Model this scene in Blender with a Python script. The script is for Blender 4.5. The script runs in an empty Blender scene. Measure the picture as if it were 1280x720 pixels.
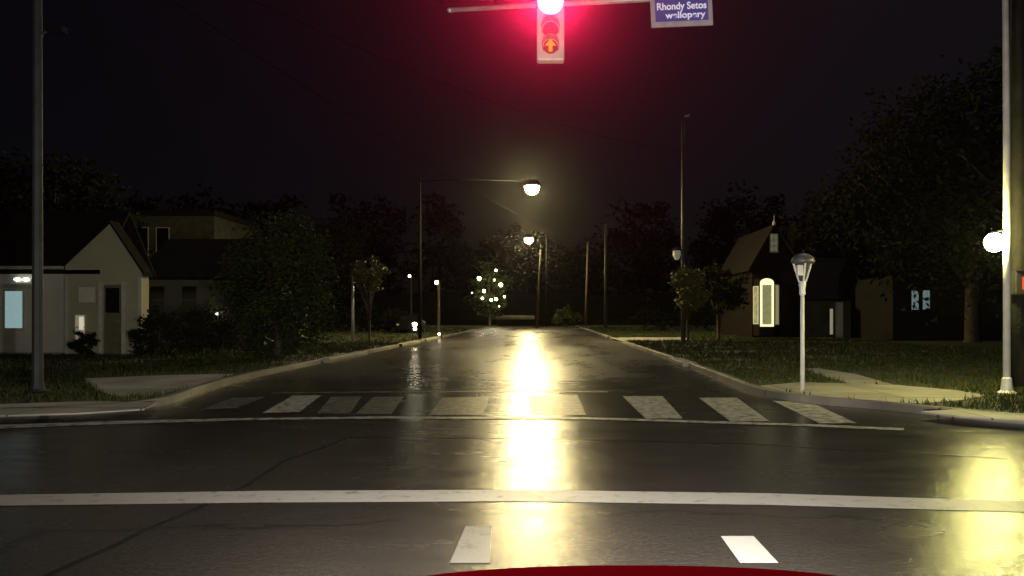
import bpy, bmesh, math, random
from mathutils import Vector, Matrix, noise as mnoise
R = math.radians
S = bpy.context.scene
COL = S.collection
CAMZ, F, VX, VY = 1.5, 1000.0, 683.0, 395.0      # eye height, focal length in px of 1280, vanishing point

def P(px, py, d):                                   # a point d metres ahead
    return Vector(((px - VX) / F * d, d, CAMZ + (VY - py) / F * d))
def G(px, py, z=0.0):                               # a point on the level z
    d = (CAMZ - z) * F / (py - VY)
    return Vector(((px - VX) / F * d, d, z))

# ------------------------------------------------------------------ materials
MATS = {}
def mat(name, color, rough=0.6, metal=0.0, var=0.15, scale=6.0, bump=0.0, bscale=40.0, spec=0.5,
        emit=None, estr=0.0, color2=None, coat=0.0):
    if name in MATS: return MATS[name]
    m = bpy.data.materials.new(name); m.use_nodes = True
    nt = m.node_tree; N = nt.nodes; L = nt.links
    b = N['Principled BSDF']
    b.inputs['Roughness'].default_value = rough
    b.inputs['Metallic'].default_value = metal
    b.inputs['Specular IOR Level'].default_value = spec
    b.inputs['Coat Weight'].default_value = coat
    tc = N.new('ShaderNodeTexCoord')
    nz = N.new('ShaderNodeTexNoise'); nz.inputs['Scale'].default_value = scale
    nz.inputs['Detail'].default_value = 5.0
    L.new(tc.outputs['Object'], nz.inputs['Vector'])
    mx = N.new('ShaderNodeMix'); mx.data_type = 'RGBA'
    c2 = color2 or tuple(c * (1 - var) for c in color)
    c1 = color if color2 else tuple(min(1, c * (1 + var)) for c in color)
    mx.inputs[6].default_value = (*c1, 1); mx.inputs[7].default_value = (*c2, 1)
    rp = N.new('ShaderNodeValToRGB'); rp.color_ramp.elements[0].position = .35; rp.color_ramp.elements[1].position = .65
    L.new(nz.outputs['Fac'], rp.inputs['Fac']); L.new(rp.outputs['Color'], mx.inputs[0])
    L.new(mx.outputs[2], b.inputs['Base Color'])
    if bump:
        n2 = N.new('ShaderNodeTexNoise'); n2.inputs['Scale'].default_value = bscale; n2.inputs['Detail'].default_value = 6
        L.new(tc.outputs['Object'], n2.inputs['Vector'])
        bp = N.new('ShaderNodeBump'); bp.inputs['Strength'].default_value = bump; bp.inputs['Distance'].default_value = .03
        L.new(n2.outputs['Fac'], bp.inputs['Height']); L.new(bp.outputs['Normal'], b.inputs['Normal'])
    if emit:
        b.inputs['Emission Color'].default_value = (*emit, 1)
        b.inputs['Emission Strength'].default_value = estr
    MATS[name] = m
    return m

def road_mat():
    m = bpy.data.materials.new('wet_asphalt'); m.use_nodes = True
    nt = m.node_tree; N = nt.nodes; L = nt.links; b = N['Principled BSDF']
    geo = N.new('ShaderNodeNewGeometry')
    def nz(scale, detail=5, rough=.55, sc=None):
        n = N.new('ShaderNodeTexNoise'); n.inputs['Scale'].default_value = scale; n.inputs['Detail'].default_value = detail
        n.inputs['Roughness'].default_value = rough
        if sc:
            mp = N.new('ShaderNodeMapping'); mp.inputs['Scale'].default_value = sc
            L.new(geo.outputs['Position'], mp.inputs['Vector']); L.new(mp.outputs['Vector'], n.inputs['Vector'])
        else: L.new(geo.outputs['Position'], n.inputs['Vector'])
        return n
    def ramp(src, a, bb, va, vb):
        r = N.new('ShaderNodeMapRange'); r.inputs['From Min'].default_value = a; r.inputs['From Max'].default_value = bb
        r.inputs['To Min'].default_value = va; r.inputs['To Max'].default_value = vb
        L.new(src, r.inputs['Value']); return r.outputs['Result']
    big = nz(.22, 4, .5, (1, .55, 1)); mid = nz(1.6, 6, .6, (.6, 1.6, 1)); fine = nz(38, 6, .8); lanes = nz(.5, 3, .5, (1.3, .06, 1))
    mx = N.new('ShaderNodeMix'); mx.data_type = 'RGBA'
    mx.inputs[6].default_value = (.034, .030, .027, 1); mx.inputs[7].default_value = (.074, .065, .057, 1)
    L.new(ramp(big.outputs['Fac'], .35, .65, 0, 1), mx.inputs[0])
    mx2 = N.new('ShaderNodeMix'); mx2.data_type = 'RGBA'; mx2.blend_type = 'MULTIPLY'; mx2.inputs[0].default_value = 1
    L.new(mx.outputs[2], mx2.inputs[6])
    cr = N.new('ShaderNodeCombineColor')
    v = ramp(fine.outputs['Fac'], .3, .7, .45, 1.6)
    for k in range(3): L.new(v, cr.inputs[k])
    L.new(cr.outputs[0], mx2.inputs[7])
    # tar-filled cracks
    vo = N.new('ShaderNodeTexVoronoi'); vo.feature = 'DISTANCE_TO_EDGE'; vo.inputs['Scale'].default_value = .16
    wp = N.new('ShaderNodeMapping'); wp.inputs['Scale'].default_value = (.55, 1.7, 1)
    ad = N.new('ShaderNodeVectorMath'); ad.operation = 'ADD'
    wn = nz(.9, 5, .6); sc_ = N.new('ShaderNodeVectorMath'); sc_.operation = 'SCALE'; sc_.inputs['Scale'].default_value = .9
    L.new(wn.outputs['Color'], sc_.inputs[0]); L.new(geo.outputs['Position'], ad.inputs[0]); L.new(sc_.outputs[0], ad.inputs[1])
    L.new(ad.outputs[0], wp.inputs['Vector']); L.new(wp.outputs['Vector'], vo.inputs['Vector'])
    ck = ramp(vo.outputs['Distance'], 0.003, .010, 1, 0)
    mx3 = N.new('ShaderNodeMix'); mx3.data_type = 'RGBA'; mx3.inputs[7].default_value = (.012, .011, .011, 1)
    mm = N.new('ShaderNodeMath'); mm.operation = 'MULTIPLY'; mm.inputs[1].default_value = .4
    L.new(ck, mm.inputs[0]); L.new(mm.outputs[0], mx3.inputs[0]); L.new(mx2.outputs[2], mx3.inputs[6])
    L.new(mx3.outputs[2], b.inputs['Base Color'])
    # wetness: smoother water film in wheel tracks and patches
    a1 = N.new('ShaderNodeMath'); a1.operation = 'MULTIPLY_ADD'; a1.inputs[1].default_value = .65
    L.new(mid.outputs['Fac'], a1.inputs[0]); 
    a0 = N.new('ShaderNodeMath'); a0.operation = 'MULTIPLY'; a0.inputs[1].default_value = .35
    L.new(lanes.outputs['Fac'], a0.inputs[0]); L.new(a0.outputs[0], a1.inputs[2])
    sy = N.new('ShaderNodeSeparateXYZ'); L.new(geo.outputs['Position'], sy.inputs[0])
    ex0 = ramp(sy.outputs['Y'], 17.8, 20.5, 0, 1); exn = ramp(nz(.35, 5, .65, (1, .22, 1)).outputs['Fac'], .38, .62, .01, .15)
    em = N.new('ShaderNodeMath'); em.operation = 'MULTIPLY'; L.new(ex0, em.inputs[0]); L.new(exn, em.inputs[1]); ex = em.outputs[0]; ar = N.new('ShaderNodeMath'); ar.operation = 'ADD'   # coarser old surface past the crossing
    L.new(ramp(a1.outputs[0], .36, .64, .18, .29), ar.inputs[0]); L.new(ex, ar.inputs[1]); L.new(ar.outputs[0], b.inputs['Roughness'])
    b.inputs['Specular IOR Level'].default_value = .5
    bp = N.new('ShaderNodeBump'); bp.inputs['Strength'].default_value = .25; bp.inputs['Distance'].default_value = .006
    L.new(fine.outputs['Fac'], bp.inputs['Height'])
    wav = nz(12, 5, .65, (1.0, 1.8, 1))
    bp2 = N.new('ShaderNodeBump'); bp2.inputs['Strength'].default_value = .32; bp2.inputs['Distance'].default_value = .012
    L.new(wav.outputs['Fac'], bp2.inputs['Height']); L.new(bp.outputs['Normal'], bp2.inputs['Normal'])
    L.new(bp2.outputs['Normal'], b.inputs['Normal'])
    return m

def paint_mat(name, wear, col=(.72, .71, .68)):
    m = bpy.data.materials.new(name); m.use_nodes = True
    nt = m.node_tree; N = nt.nodes; L = nt.links; b = N['Principled BSDF']
    geo = N.new('ShaderNodeNewGeometry')
    n = N.new('ShaderNodeTexNoise'); n.inputs['Scale'].default_value = 7; n.inputs['Detail'].default_value = 9; n.inputs['Roughness'].default_value = .72
    L.new(geo.outputs['Position'], n.inputs['Vector'])
    r = N.new('ShaderNodeMapRange'); r.inputs['From Min'].default_value = wear - .07; r.inputs['From Max'].default_value = wear + .07
    L.new(n.outputs['Fac'], r.inputs['Value'])
    mx = N.new('ShaderNodeMix'); mx.data_type = 'RGBA'
    mx.inputs[6].default_value = (.05, .046, .042, 1); mx.inputs[7].default_value = (*col, 1)
    L.new(r.outputs['Result'], mx.inputs[0]); L.new(mx.outputs[2], b.inputs['Base Color'])
    b.inputs['Roughness'].default_value = .42
    n2 = N.new('ShaderNodeTexNoise'); n2.inputs['Scale'].default_value = 120
    L.new(geo.outputs['Position'], n2.inputs['Vector'])
    bp = N.new('ShaderNodeBump'); bp.inputs['Strength'].default_value = .3; bp.inputs['Distance'].default_value = .005
    L.new(n2.outputs['Fac'], bp.inputs['Height']); L.new(bp.outputs['Normal'], b.inputs['Normal'])
    return m

def siding_mat(name, col, pitch=.16):
    m = bpy.data.materials.new(name); m.use_nodes = True
    nt = m.node_tree; N = nt.nodes; L = nt.links; b = N['Principled BSDF']
    geo = N.new('ShaderNodeNewGeometry')
    sp = N.new('ShaderNodeSeparateXYZ'); L.new(geo.outputs['Position'], sp.inputs[0])
    d = N.new('ShaderNodeMath'); d.operation = 'DIVIDE'; d.inputs[1].default_value = pitch; L.new(sp.outputs['Z'], d.inputs[0])
    f = N.new('ShaderNodeMath'); f.operation = 'FRACT'; L.new(d.outputs[0], f.inputs[0])
    bp = N.new('ShaderNodeBump'); bp.inputs['Strength'].default_value = .5; bp.inputs['Distance'].default_value = .02; bp.invert = True
    L.new(f.outputs[0], bp.inputs['Height']); L.new(bp.outputs['Normal'], b.inputs['Normal'])
    n = N.new('ShaderNodeTexNoise'); n.inputs['Scale'].default_value = .9; n.inputs['Detail'].default_value = 6
    L.new(geo.outputs['Position'], n.inputs['Vector'])
    mx = N.new('ShaderNodeMix'); mx.data_type = 'RGBA'
    mx.inputs[6].default_value = (*[c * .72 for c in col], 1); mx.inputs[7].default_value = (*[min(1, c * 1.12) for c in col], 1)
    L.new(n.outputs['Fac'], mx.inputs[0]); L.new(mx.outputs[2], b.inputs['Base Color'])
    b.inputs['Roughness'].default_value = .7
    return m

def glow(name, col, s):
    if name in MATS: return MATS[name]
    m = bpy.data.materials.new(name); m.use_nodes = True
    b = m.node_tree.nodes['Principled BSDF']
    b.inputs['Base Color'].default_value = (.5, .5, .5, 1) if s > 3 else (*[c * .25 for c in col], 1); b.inputs['Roughness'].default_value = .3
    b.inputs['Emission Color'].default_value = (*col, 1); b.inputs['Emission Strength'].default_value = s
    MATS[name] = m
    return m

M_ROAD = road_mat()
M_PAINT = paint_mat('road_paint', .375, (.50,.49,.465)); M_DASH = paint_mat('dimmed_dash_paint', .40, (.18,.178,.17)); M_WORN = paint_mat('worn_road_paint', .47, (.55, .54, .51)); M_OLD = paint_mat('old_road_paint', .55, (.30, .29, .27))  # M_DASH darkens the left dash for the weaker light on that side
M_GRASS = mat('grass_soil', (.040, .050, .016), .85, color2=(.052, .054, .018), scale=1.3, bump=.9, bscale=9)
M_EARTH = mat('dark_earth', (.03, .034, .014), .9, var=.4, scale=.3, bump=.5)
M_BLADE = mat('grass_blade', (.036, .056, .013), .6, spec=.25, color2=(.070, .072, .024), scale=.8)
M_CONC = mat('wet_concrete', (.40, .375, .34), .6, var=.25, scale=1.2, bump=.35, bscale=60)
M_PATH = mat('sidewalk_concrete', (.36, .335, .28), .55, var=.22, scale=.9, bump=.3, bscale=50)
M_KERB = mat('kerb_concrete', (.26, .24, .20), .55, color2=(.055, .05, .042), scale=.35, bump=.5, bscale=30)
def joints(m, pitch=1.5):
    nt = m.node_tree; N = nt.nodes; L = nt.links; b = N['Principled BSDF']
    src = b.inputs['Base Color'].links[0].from_socket
    geo = N.new('ShaderNodeNewGeometry'); sp = N.new('ShaderNodeSeparateXYZ'); L.new(geo.outputs['Position'], sp.inputs[0])
    outs = []
    for ax in ('X', 'Y'):
        d = N.new('ShaderNodeMath'); d.operation = 'PINGPONG'; d.inputs[1].default_value = pitch/2; L.new(sp.outputs[ax], d.inputs[0])
        c = N.new('ShaderNodeMath'); c.operation = 'LESS_THAN'; c.inputs[1].default_value = .012 if ax == 'X' else .022; L.new(d.outputs[0], c.inputs[0]); outs.append(c)
    mxm = N.new('ShaderNodeMath'); mxm.operation = 'MAXIMUM'; L.new(outs[0].outputs[0], mxm.inputs[0]); L.new(outs[1].outputs[0], mxm.inputs[1])
    mx = N.new('ShaderNodeMix'); mx.data_type = 'RGBA'; mx.inputs[7].default_value = (.05, .045, .035, 1)
    L.new(mxm.outputs[0], mx.inputs[0]); L.new(src, mx.inputs[6]); L.new(mx.outputs[2], b.inputs['Base Color'])
joints(M_CONC); joints(M_PATH); joints(M_KERB, 3.0)
M_GALV = mat('galvanised_steel', (.50, .51, .51), .45, metal=.55, var=.15, scale=5, bump=.05)
M_WHITEPOLE = mat('white_painted_steel', (.70, .69, .65), .4, var=.12, scale=4)
M_STEELD = mat('aged_grey_steel', (.055, .062, .066), .6, metal=.2, var=.2, scale=3)
M_DARKMETAL = mat('dark_steel', (.010, .010, .011), .85, spec=.08, metal=.0, var=.2)
M_WOOD = mat('weathered_wood', (.075, .055, .038), .8, var=.35, scale=3, bump=.5, bscale=18)
M_CREO = mat('creosoted_wood', (.018, .015, .011), .85, var=.4, scale=3, bump=.5, bscale=18)
M_BARK = mat('bark', (.060, .045, .032), .85, var=.35, scale=4, bump=.7, bscale=14)
M_LEAF = mat('leaf_green', (.016, .026, .007), .75, spec=.1, color2=(.036, .048, .014), scale=1.1)
M_LEAFD = mat('leaf_dark', (.010, .014, .005), .8, spec=.06, color2=(.022, .027, .010), scale=.8)
M_LEAFO = mat('leaf_olive', (.070, .070, .020), .6, spec=.2, color2=(.11, .10, .035), scale=.9)
M_ROOF = mat('roof_shingle', (.016, .014, .012), .95, spec=.08, var=.3, scale=5, bump=.5, bscale=12)
M_CREAM = siding_mat('cream_siding', (.68, .65, .56)); M_GABLE = siding_mat('tan_siding', (.46, .42, .29))
M_GREY = siding_mat('grey_siding', (.13, .125, .115)); M_BRICK = mat('dark_brick', (.016, .012, .009), .9, spec=.1, var=.3, scale=5, bump=.4, bscale=14)
M_TAN = mat('tan_render', (.085, .082, .066), .9, spec=.1, var=.2, scale=2)
M_TRIM = mat('white_trim', (.55, .53, .47), .5, var=.1)
M_GLASS = mat('dark_glass', (.012, .013, .014), .08, var=.1)
M_DOOR = mat('olive_door', (.16, .145, .085), .5, var=.15)
M_HOUS = mat('signal_housing', (.55, .52, .47), .45, var=.08)
M_BLACK = mat('matt_black', (.015, .015, .015), .5, var=.2)
M_CAR = mat('red_car_paint', (.048, .006, .010), .5, var=.06, spec=.0, scale=2)
M_TYRE = mat('rubber', (.02, .02, .02), .8, var=.2)

# ------------------------------------------------------------------ mesh builder
class MB:
    def __init__(s): s.v = []; s.f = []
    def add(s, vs, fs):
        o = len(s.v); s.v += [tuple(v) for v in vs]; s.f += [tuple(i + o for i in f) for f in fs]; return s
    def box(s, x0, x1, y0, y1, z0, z1):
        return s.add([(x0,y0,z0),(x1,y0,z0),(x1,y1,z0),(x0,y1,z0),(x0,y0,z1),(x1,y0,z1),(x1,y1,z1),(x0,y1,z1)],
                     [(0,3,2,1),(4,5,6,7),(0,1,5,4),(1,2,6,5),(2,3,7,6),(3,0,4,7)])
    def tube(s, pts, rads, n=10, cap=True):
        pts = [Vector(p) for p in pts]; rings = []
        up = Vector((0, 0, 1))
        for i, p in enumerate(pts):
            t = (pts[min(i+1, len(pts)-1)] - pts[max(i-1, 0)]).normalized()
            a = t.cross(up) if abs(t.dot(up)) < .95 else t.cross(Vector((0, 1, 0)))
            a.normalize(); b = t.cross(a)
            r = rads[i] if isinstance(rads, (list, tuple)) else rads
            rings.append([p + a * (math.cos(2*math.pi*k/n) * r) + b * (math.sin(2*math.pi*k/n) * r) for k in range(n)])
        vs = [v for r in rings for v in r]; fs = []
        for i in range(len(pts)-1):
            for k in range(n):
                fs.append((i*n+k, i*n+(k+1) % n, (i+1)*n+(k+1) % n, (i+1)*n+k))
        if cap: fs += [tuple(range(n))[::-1], tuple((len(pts)-1)*n+k for k in range(n))]
        return s.add(vs, fs)
    def lathe(s, prof, c, n=20):                     # prof: (r, z) about the vertical through c
        c = Vector(c); vs = []; fs = []
        for r, z in prof:
            vs += [c + Vector((r*math.cos(2*math.pi*k/n), r*math.sin(2*math.pi*k/n), z)) for k in range(n)]
        for i in range(len(prof)-1):
            for k in range(n): fs.append((i*n+k, i*n+(k+1) % n, (i+1)*n+(k+1) % n, (i+1)*n+k))
        return s.add(vs, fs)
    def prism(s, poly, z0, z1, bottom=False):
        n = len(poly)
        vs = [(p[0], p[1], z0) for p in poly] + [(p[0], p[1], z1) for p in poly]
        fs = [tuple(range(n, 2*n))] + [(k, (k+1) % n, n+(k+1) % n, n+k) for k in range(n)]
        if bottom: fs.append(tuple(range(n))[::-1])
        return s.add(vs, fs)
    def wallpoly(s, pts, y0, y1):                    # a polygon in XZ extruded from y0 to y1
        n = len(pts)
        vs = [(p[0], y0, p[1]) for p in pts] + [(p[0], y1, p[1]) for p in pts]
        fs = [tuple(range(n))[::-1], tuple(range(n, 2*n))] + [(k, (k+1) % n, n+(k+1) % n, n+k) for k in range(n)]
        return s.add(vs, fs)
    def ball(s, c, r, n=12, m=8, sq=(1,1,1)):
        c = Vector(c); vs = [c + Vector((0,0,r*sq[2]))]; fs = []
        for i in range(1, m):
            t = math.pi*i/m
            for k in range(n):
                a = 2*math.pi*k/n
                vs.append(c + Vector((r*sq[0]*math.sin(t)*math.cos(a), r*sq[1]*math.sin(t)*math.sin(a), r*sq[2]*math.cos(t))))
        vs.append(c - Vector((0,0,r*sq[2]))); e = len(vs)-1
        for k in range(n):
            fs.append((0, 1+k, 1+(k+1) % n)); fs.append((e, 1+(m-2)*n+(k+1) % n, 1+(m-2)*n+k))
        for i in range(m-2):
            for k in range(n): fs.append((1+i*n+k, 1+(i+1)*n+k, 1+(i+1)*n+(k+1) % n, 1+i*n+(k+1) % n))
        return s.add(vs, fs)
    def build(s, name, m, parent=None, smooth=False, bevel=0.0):
        org = Vector((0, 0, 0)); q = parent
        while q is not None: org += q.location; q = q.parent
        me = bpy.data.meshes.new(name)
        me.from_pydata([tuple(Vector(v) - org) for v in s.v], [], s.f)
        bm = bmesh.new(); bm.from_mesh(me); bmesh.ops.recalc_face_normals(bm, faces=bm.faces); bm.to_mesh(me); bm.free()
        me.materials.append(m)
        if smooth: me.polygons.foreach_set('use_smooth', [True]*len(me.polygons))
        o = bpy.data.objects.new(name, me); COL.objects.link(o)
        if parent: o.parent = parent
        if bevel:
            bv = o.modifiers.new('bevel', 'BEVEL'); bv.width = bevel; bv.segments = 2; bv.limit_method = 'ANGLE'
        return o

def tag(o, label=None, cat=None, group=None, kind=None):
    if label: o['label'] = label
    if cat: o['category'] = cat
    if group: o['group'] = group
    if kind: o['kind'] = kind
    return o
def thing(name, loc, label, cat, group=None):
    o = bpy.data.objects.new(name, None); o.empty_display_size = .2; o.location = loc; COL.objects.link(o)
    return tag(o, label, cat, group)
def structure(o): o['kind'] = 'structure'; return o
def copy_tree(root, loc, label, rotz=0, scale=1.0, group=None):
    r = root.copy(); COL.objects.link(r); r.location = loc; r.rotation_euler = (0, 0, rotz); r.scale = (scale,)*3 if not isinstance(scale, tuple) else scale
    r['label'] = label
    if group: r['group'] = group
    for ch in list(root.children):
        c = ch.copy(); COL.objects.link(c); c.parent = r
    return r

# ------------------------------------------------------------------ camera, sky
cam = bpy.data.cameras.new('camera'); co = bpy.data.objects.new('camera', cam); COL.objects.link(co)
co.location = (0, 0, CAMZ); co.rotation_euler = (R(90), 0, 0)
cam.sensor_width = 36; cam.lens = F / 1280 * 36; cam.clip_end = 2000; cam.clip_start = .05
cam.shift_x = -(VX - 640) / 1280; cam.shift_y = (VY - 360) / 1280
S.camera = co
w = bpy.data.worlds.new('World'); S.world = w; w.use_nodes = True
nt = w.node_tree; bg = nt.nodes['Background']
sky = nt.nodes.new('ShaderNodeTexSky'); sky.sky_type = 'NISHITA'; sky.sun_disc = False
sky.sun_elevation = R(52); sky.sun_rotation = R(25); sky.air_density = 1.0; sky.dust_density = 3.0
mxs = nt.nodes.new('ShaderNodeMix'); mxs.data_type = 'RGBA'; mxs.blend_type = 'MULTIPLY'; mxs.inputs[0].default_value = 1
mxs.inputs[7].default_value = (1.0, .80, .98, 1)
nt.links.new(sky.outputs[0], mxs.inputs[6]); nt.links.new(mxs.outputs[2], bg.inputs[0]); bg.inputs[1].default_value = .00065
su = bpy.data.lights.new('ambient_fill_sun', 'SUN'); su.energy = .34; su.angle = R(18); su.color = (1, .92, .80)  # added warm sun lamp, an ambient fill for ground and pavements
so = bpy.data.objects.new('ambient_fill_sun', su); COL.objects.link(so)
_a, _e = R(25), R(52)
sdir = Vector((math.sin(_a)*math.cos(_e), math.cos(_a)*math.cos(_e), math.sin(_e)))
so.rotation_euler = sdir.to_track_quat('Z', 'Y').to_euler()
vs = S.view_settings; vs.view_transform = 'Standard'; vs.look = 'None'; vs.exposure = 0; vs.gamma = 1
cy = S.cycles; cy.use_denoising = True; cy.max_bounces = 5; cy.diffuse_bounces = 2; cy.glossy_bounces = 3
cy.volume_bounces = 0; cy.sample_clamp_indirect = 3; cy.caustics_reflective = False; cy.caustics_refractive = False

# ------------------------------------------------------------------ ground, road, verges
structure(MB().add([(-420,-60,-.06),(420,-60,-.06),(420,440,-.06),(-420,440,-.06)], [(0,1,2,3)]).build('ground', M_EARTH))
structure(MB().add([(-95,-40,0),(95,-40,0),(95,120,0),(-95,120,0)], [(0,1,2,3)]).build('road', M_ROAD))

def arc_smooth(pl, it=2):
    for _ in range(it):
        q = [pl[0]]
        for a, b in zip(pl, pl[1:]):
            a, b = Vector(a), Vector(b)
            q += [tuple(a*.75 + b*.25), tuple(a*.25 + b*.75)]
        q.append(pl[-1]); pl = q
    return pl
def offset(pl, d):                                   # to the left of travel
    out = []
    for i, p in enumerate(pl):
        a = Vector(pl[max(i-1, 0)]); b = Vector(pl[min(i+1, len(pl)-1)])
        t = (b - a).normalized(); n = Vector((-t.y, t.x)); out.append(tuple(Vector(p) + n*d))
    return out
def verge(outline, closing, side):
    inner = offset(outline, side*.16)
    mb = MB(); n = len(outline)
    prof = []
    vs_ = []; fs_ = []
    for i in range(n):
        (x, y), (u, v) = outline[i], inner[i]
        bx, by = x + (u-x)*.15, y + (v-y)*.15
        vs_ += [(x, y, -.01), (bx, by, .115), (x+(u-x)*.3, y+(v-y)*.3, .13), (u, v, .13), (u, v, .05)]
    for i in range(n-1):
        for k in range(4): fs_.append((i*5+k, i*5+k+1, (i+1)*5+k+1, (i+1)*5+k))
    k = structure(mb.add(vs_, fs_).build('kerb', M_KERB))
    poly = list(inner) + closing
    g = structure(MB().prism(poly, .01, .118).build('grass_verge', M_GRASS))
    return poly
NW = arc_smooth([(-7.15,119),(-7.15,60),(-7.15,24),(-7.1,18),(-6.7,15.2),(-6.35,13.6),(-6.6,12.5),(-7.6,11.9),(-9.5,11.6),(-14,11.4),(-90,11.4)])
NE = arc_smooth([(4.2,119),(4.2,60),(4.18,26),(4.1,18.5),(4.0,16.4),(4.05,15),(4.4,13.7),(5.3,12.9),(5.8,12.1),(6.4,11.2),(7.5,10.45),(10,10.1),(90,10.0)])
nw_poly = verge(NW, [(-90, 119)], -1)
ne_poly = verge(NE, [(90, 119)], 1)
verge(arc_smooth([(90,3.4),(12,3.4),(6.5,3.0),(5.2,1.6),(4.9,-3),(4.9,-39)]), [(90,-39)], 1)
verge(arc_smooth([(-90,3.6),(-14,3.6),(-8.4,3.1),(-7.2,1.6),(-7.1,-3),(-7.1,-39)]), [(-90,-39)], -1)

def patch(name, pix, z, m):
    pts = [G(x, y, z) for x, y in pix]
    o = MB().prism([(p.x, p.y) for p in pts], z-.02, z).build(name, m)
    return structure(o)
# pavements cast in the verges
patch('sidewalk', [(950,482),(1000,477.5),(1120,481),(1190,487),(1234,494),(1200,500),(1150,504),(1117,502.5),(1076,498.8),(1024,495.5),(982,489.5),(962,486)], .126, M_PATH)
patch('sidewalk', [(1000,461),(1022,460),(1072,468),(1116,480.5),(1062,479.5)], .123, M_PATH)
patch('sidewalk', [(1152,514),(1200,511),(1285,517.5),(1420,523),(1420,534),(1285,526),(1200,520)], .124, M_CONC)
patch('sidewalk', [(104,473),(200,469),(294,467),(262,478),(221,488),(190,494),(150,498),(122,488)], .124, M_CONC)
patch('sidewalk', [(-160,511),(0,505),(120,501),(196,503),(180,511),(100,516),(0,519),(-160,523)], .124, M_CONC)
patch('driveway', [(764,422.3),(790,421.6),(856,421.6),(866,425.5),(778,426.2)], .126, M_PATH)
patch('driveway', [(330,447),(392,442),(436,440.6),(403,446.5),(372,452),(338,454)], .138, M_PATH)
# lamp-lit kerb highlights put in as pale raised pieces
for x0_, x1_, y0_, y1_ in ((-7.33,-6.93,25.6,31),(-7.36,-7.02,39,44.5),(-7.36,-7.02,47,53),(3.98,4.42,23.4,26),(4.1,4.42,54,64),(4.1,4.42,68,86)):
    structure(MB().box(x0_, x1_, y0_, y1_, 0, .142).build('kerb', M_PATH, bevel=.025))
# painted markings
def marking(name, quads, m, z=.004):
    mb = MB()
    for q in quads: mb.add([G(x, y, z) for x, y in q], [tuple(range(len(q)))])
    return structure(mb.build(name, m))
def band(top, bot):
    return [(top[i], top[i+1], bot[i+1], bot[i]) for i in range(len(top)-1)]
marking('stop_line', band([(-220,622),(0,618.5),(330,613.5),(640,612),(960,616.5),(1280,626.5),(1500,634)],
                          [(-220,636),(0,632),(330,628),(640,626.5),(960,631),(1280,640),(1500,648)]), M_PAINT)
marking('crosswalk_edge_line', band([(-160,541),(0,531),(130,526.5),(300,522.5),(480,520.5),(740,521.5),(1000,529.5),(1130,535)],
                          [(-160,546),(0,535.5),(130,530.5),(300,525.2),(480,523),(740,524.2),(1000,532.3),(1130,538)]), M_WORN, .008)
marking('crosswalk_edge_line', band([(340,490.6),(480,489),(640,488.5),(760,489)], [(340,491.8),(480,490.4),(640,490),(760,490.4)]), M_OLD)
for i, (q, m) in enumerate([
    ([(778,495),(828,495),(853.5,523),(807,523)], M_WORN), ([(873,497),(921,497),(962,526.5),(913,526.5)], M_WORN),
    ([(966,501),(1012,502),(1071,529),(1024,529)], M_WORN), ([(660,494),(722,494),(733,519),(664,519)], M_OLD),
    ([(552,497),(612,496),(604,518.5),(536,518.5)], M_OLD), ([(467,496),(505,495.5),(489,517.5),(444,517.5)], M_OLD),
    ([(414,496),(452,495.5),(438,516.5),(396,516.5)], M_OLD), ([(366,494.5),(402,494),(374,515),(328,516)], M_WORN),
    ([(292,497),(332,496),(296,510),(250,512)], M_OLD)]):
    marking('crosswalk_stripe', [q], m)
marking('lane_dash', [[(901,670),(942,670),(973,703.5),(925,703.5)]], paint_mat('fresh_road_paint', .33, (.62,.61,.58)))
marking('lane_dash', [[(582,657.5),(614,657.5),(612,703.5),(562,703.5)]], M_DASH)
M_TAR = mat('tar_seal', (.032, .029, .027), .28, var=.2)
rs = random.Random(3)
def tar(pts, wd):
    pl = [G(x, y, .0) for x, y in pts]; f = []
    for a, b in zip(pl, pl[1:]):
        for k in range(8):
            q = a.lerp(b, k/8); q.x += rs.uniform(-.02, .02); q.y += rs.uniform(-.03, .03); f.append((q.x, q.y))
    f.append((pl[-1].x, pl[-1].y))
    l = offset(f, wd); r = offset(f, -wd); n = len(f)
    return MB().add([(x, y, .0025) for x, y in l] + [(x, y, .0025) for x, y in r], [(i, i+1, n+i+1, n+i) for i in range(n-1)])
structure(tar([(60,720),(310,606),(352,578),(440,546)], .025).build('tar_seam', M_TAR))
structure(tar([(438,547),(700,549),(930,555),(1260,574)], .016).build('tar_seam', M_TAR))
structure(tar([(420,488),(640,486),(900,489)], .10).build('tar_seam', M_TAR))

# far rise beyond the end of the road
mb = MB(); nx, ny = 46, 18; vv = []; ff = []
for j in range(ny+1):
    for i in range(nx+1):
        x = -230 + 460*i/nx; y = 119.5 + 170*(j/ny)**1.4
        vv.append((x, y, -.05 + min(7, .12*(y-119.5)) * (1 + .35*mnoise.noise(Vector((x*.03, y*.03, 1))))))
for j in range(ny):
    for i in range(nx): ff.append((j*(nx+1)+i, j*(nx+1)+i+1, (j+1)*(nx+1)+i+1, (j+1)*(nx+1)+i))
structure(mb.add(vv, ff).build('hill', mat('dark_hill_grass', (.010, .012, .005), .95, spec=.0, var=.3, scale=.2), smooth=True))
a = P(614, 397, 128); b = P(668, 397.5, 126)
o = MB().tube([(a.x, a.y, 1.35), (b.x, b.y, 1.25)], .32, 4).build('retaining_wall', M_PATH)
tag(o, 'low pale retaining wall on the rise at the far end of the road', 'wall')

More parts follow.
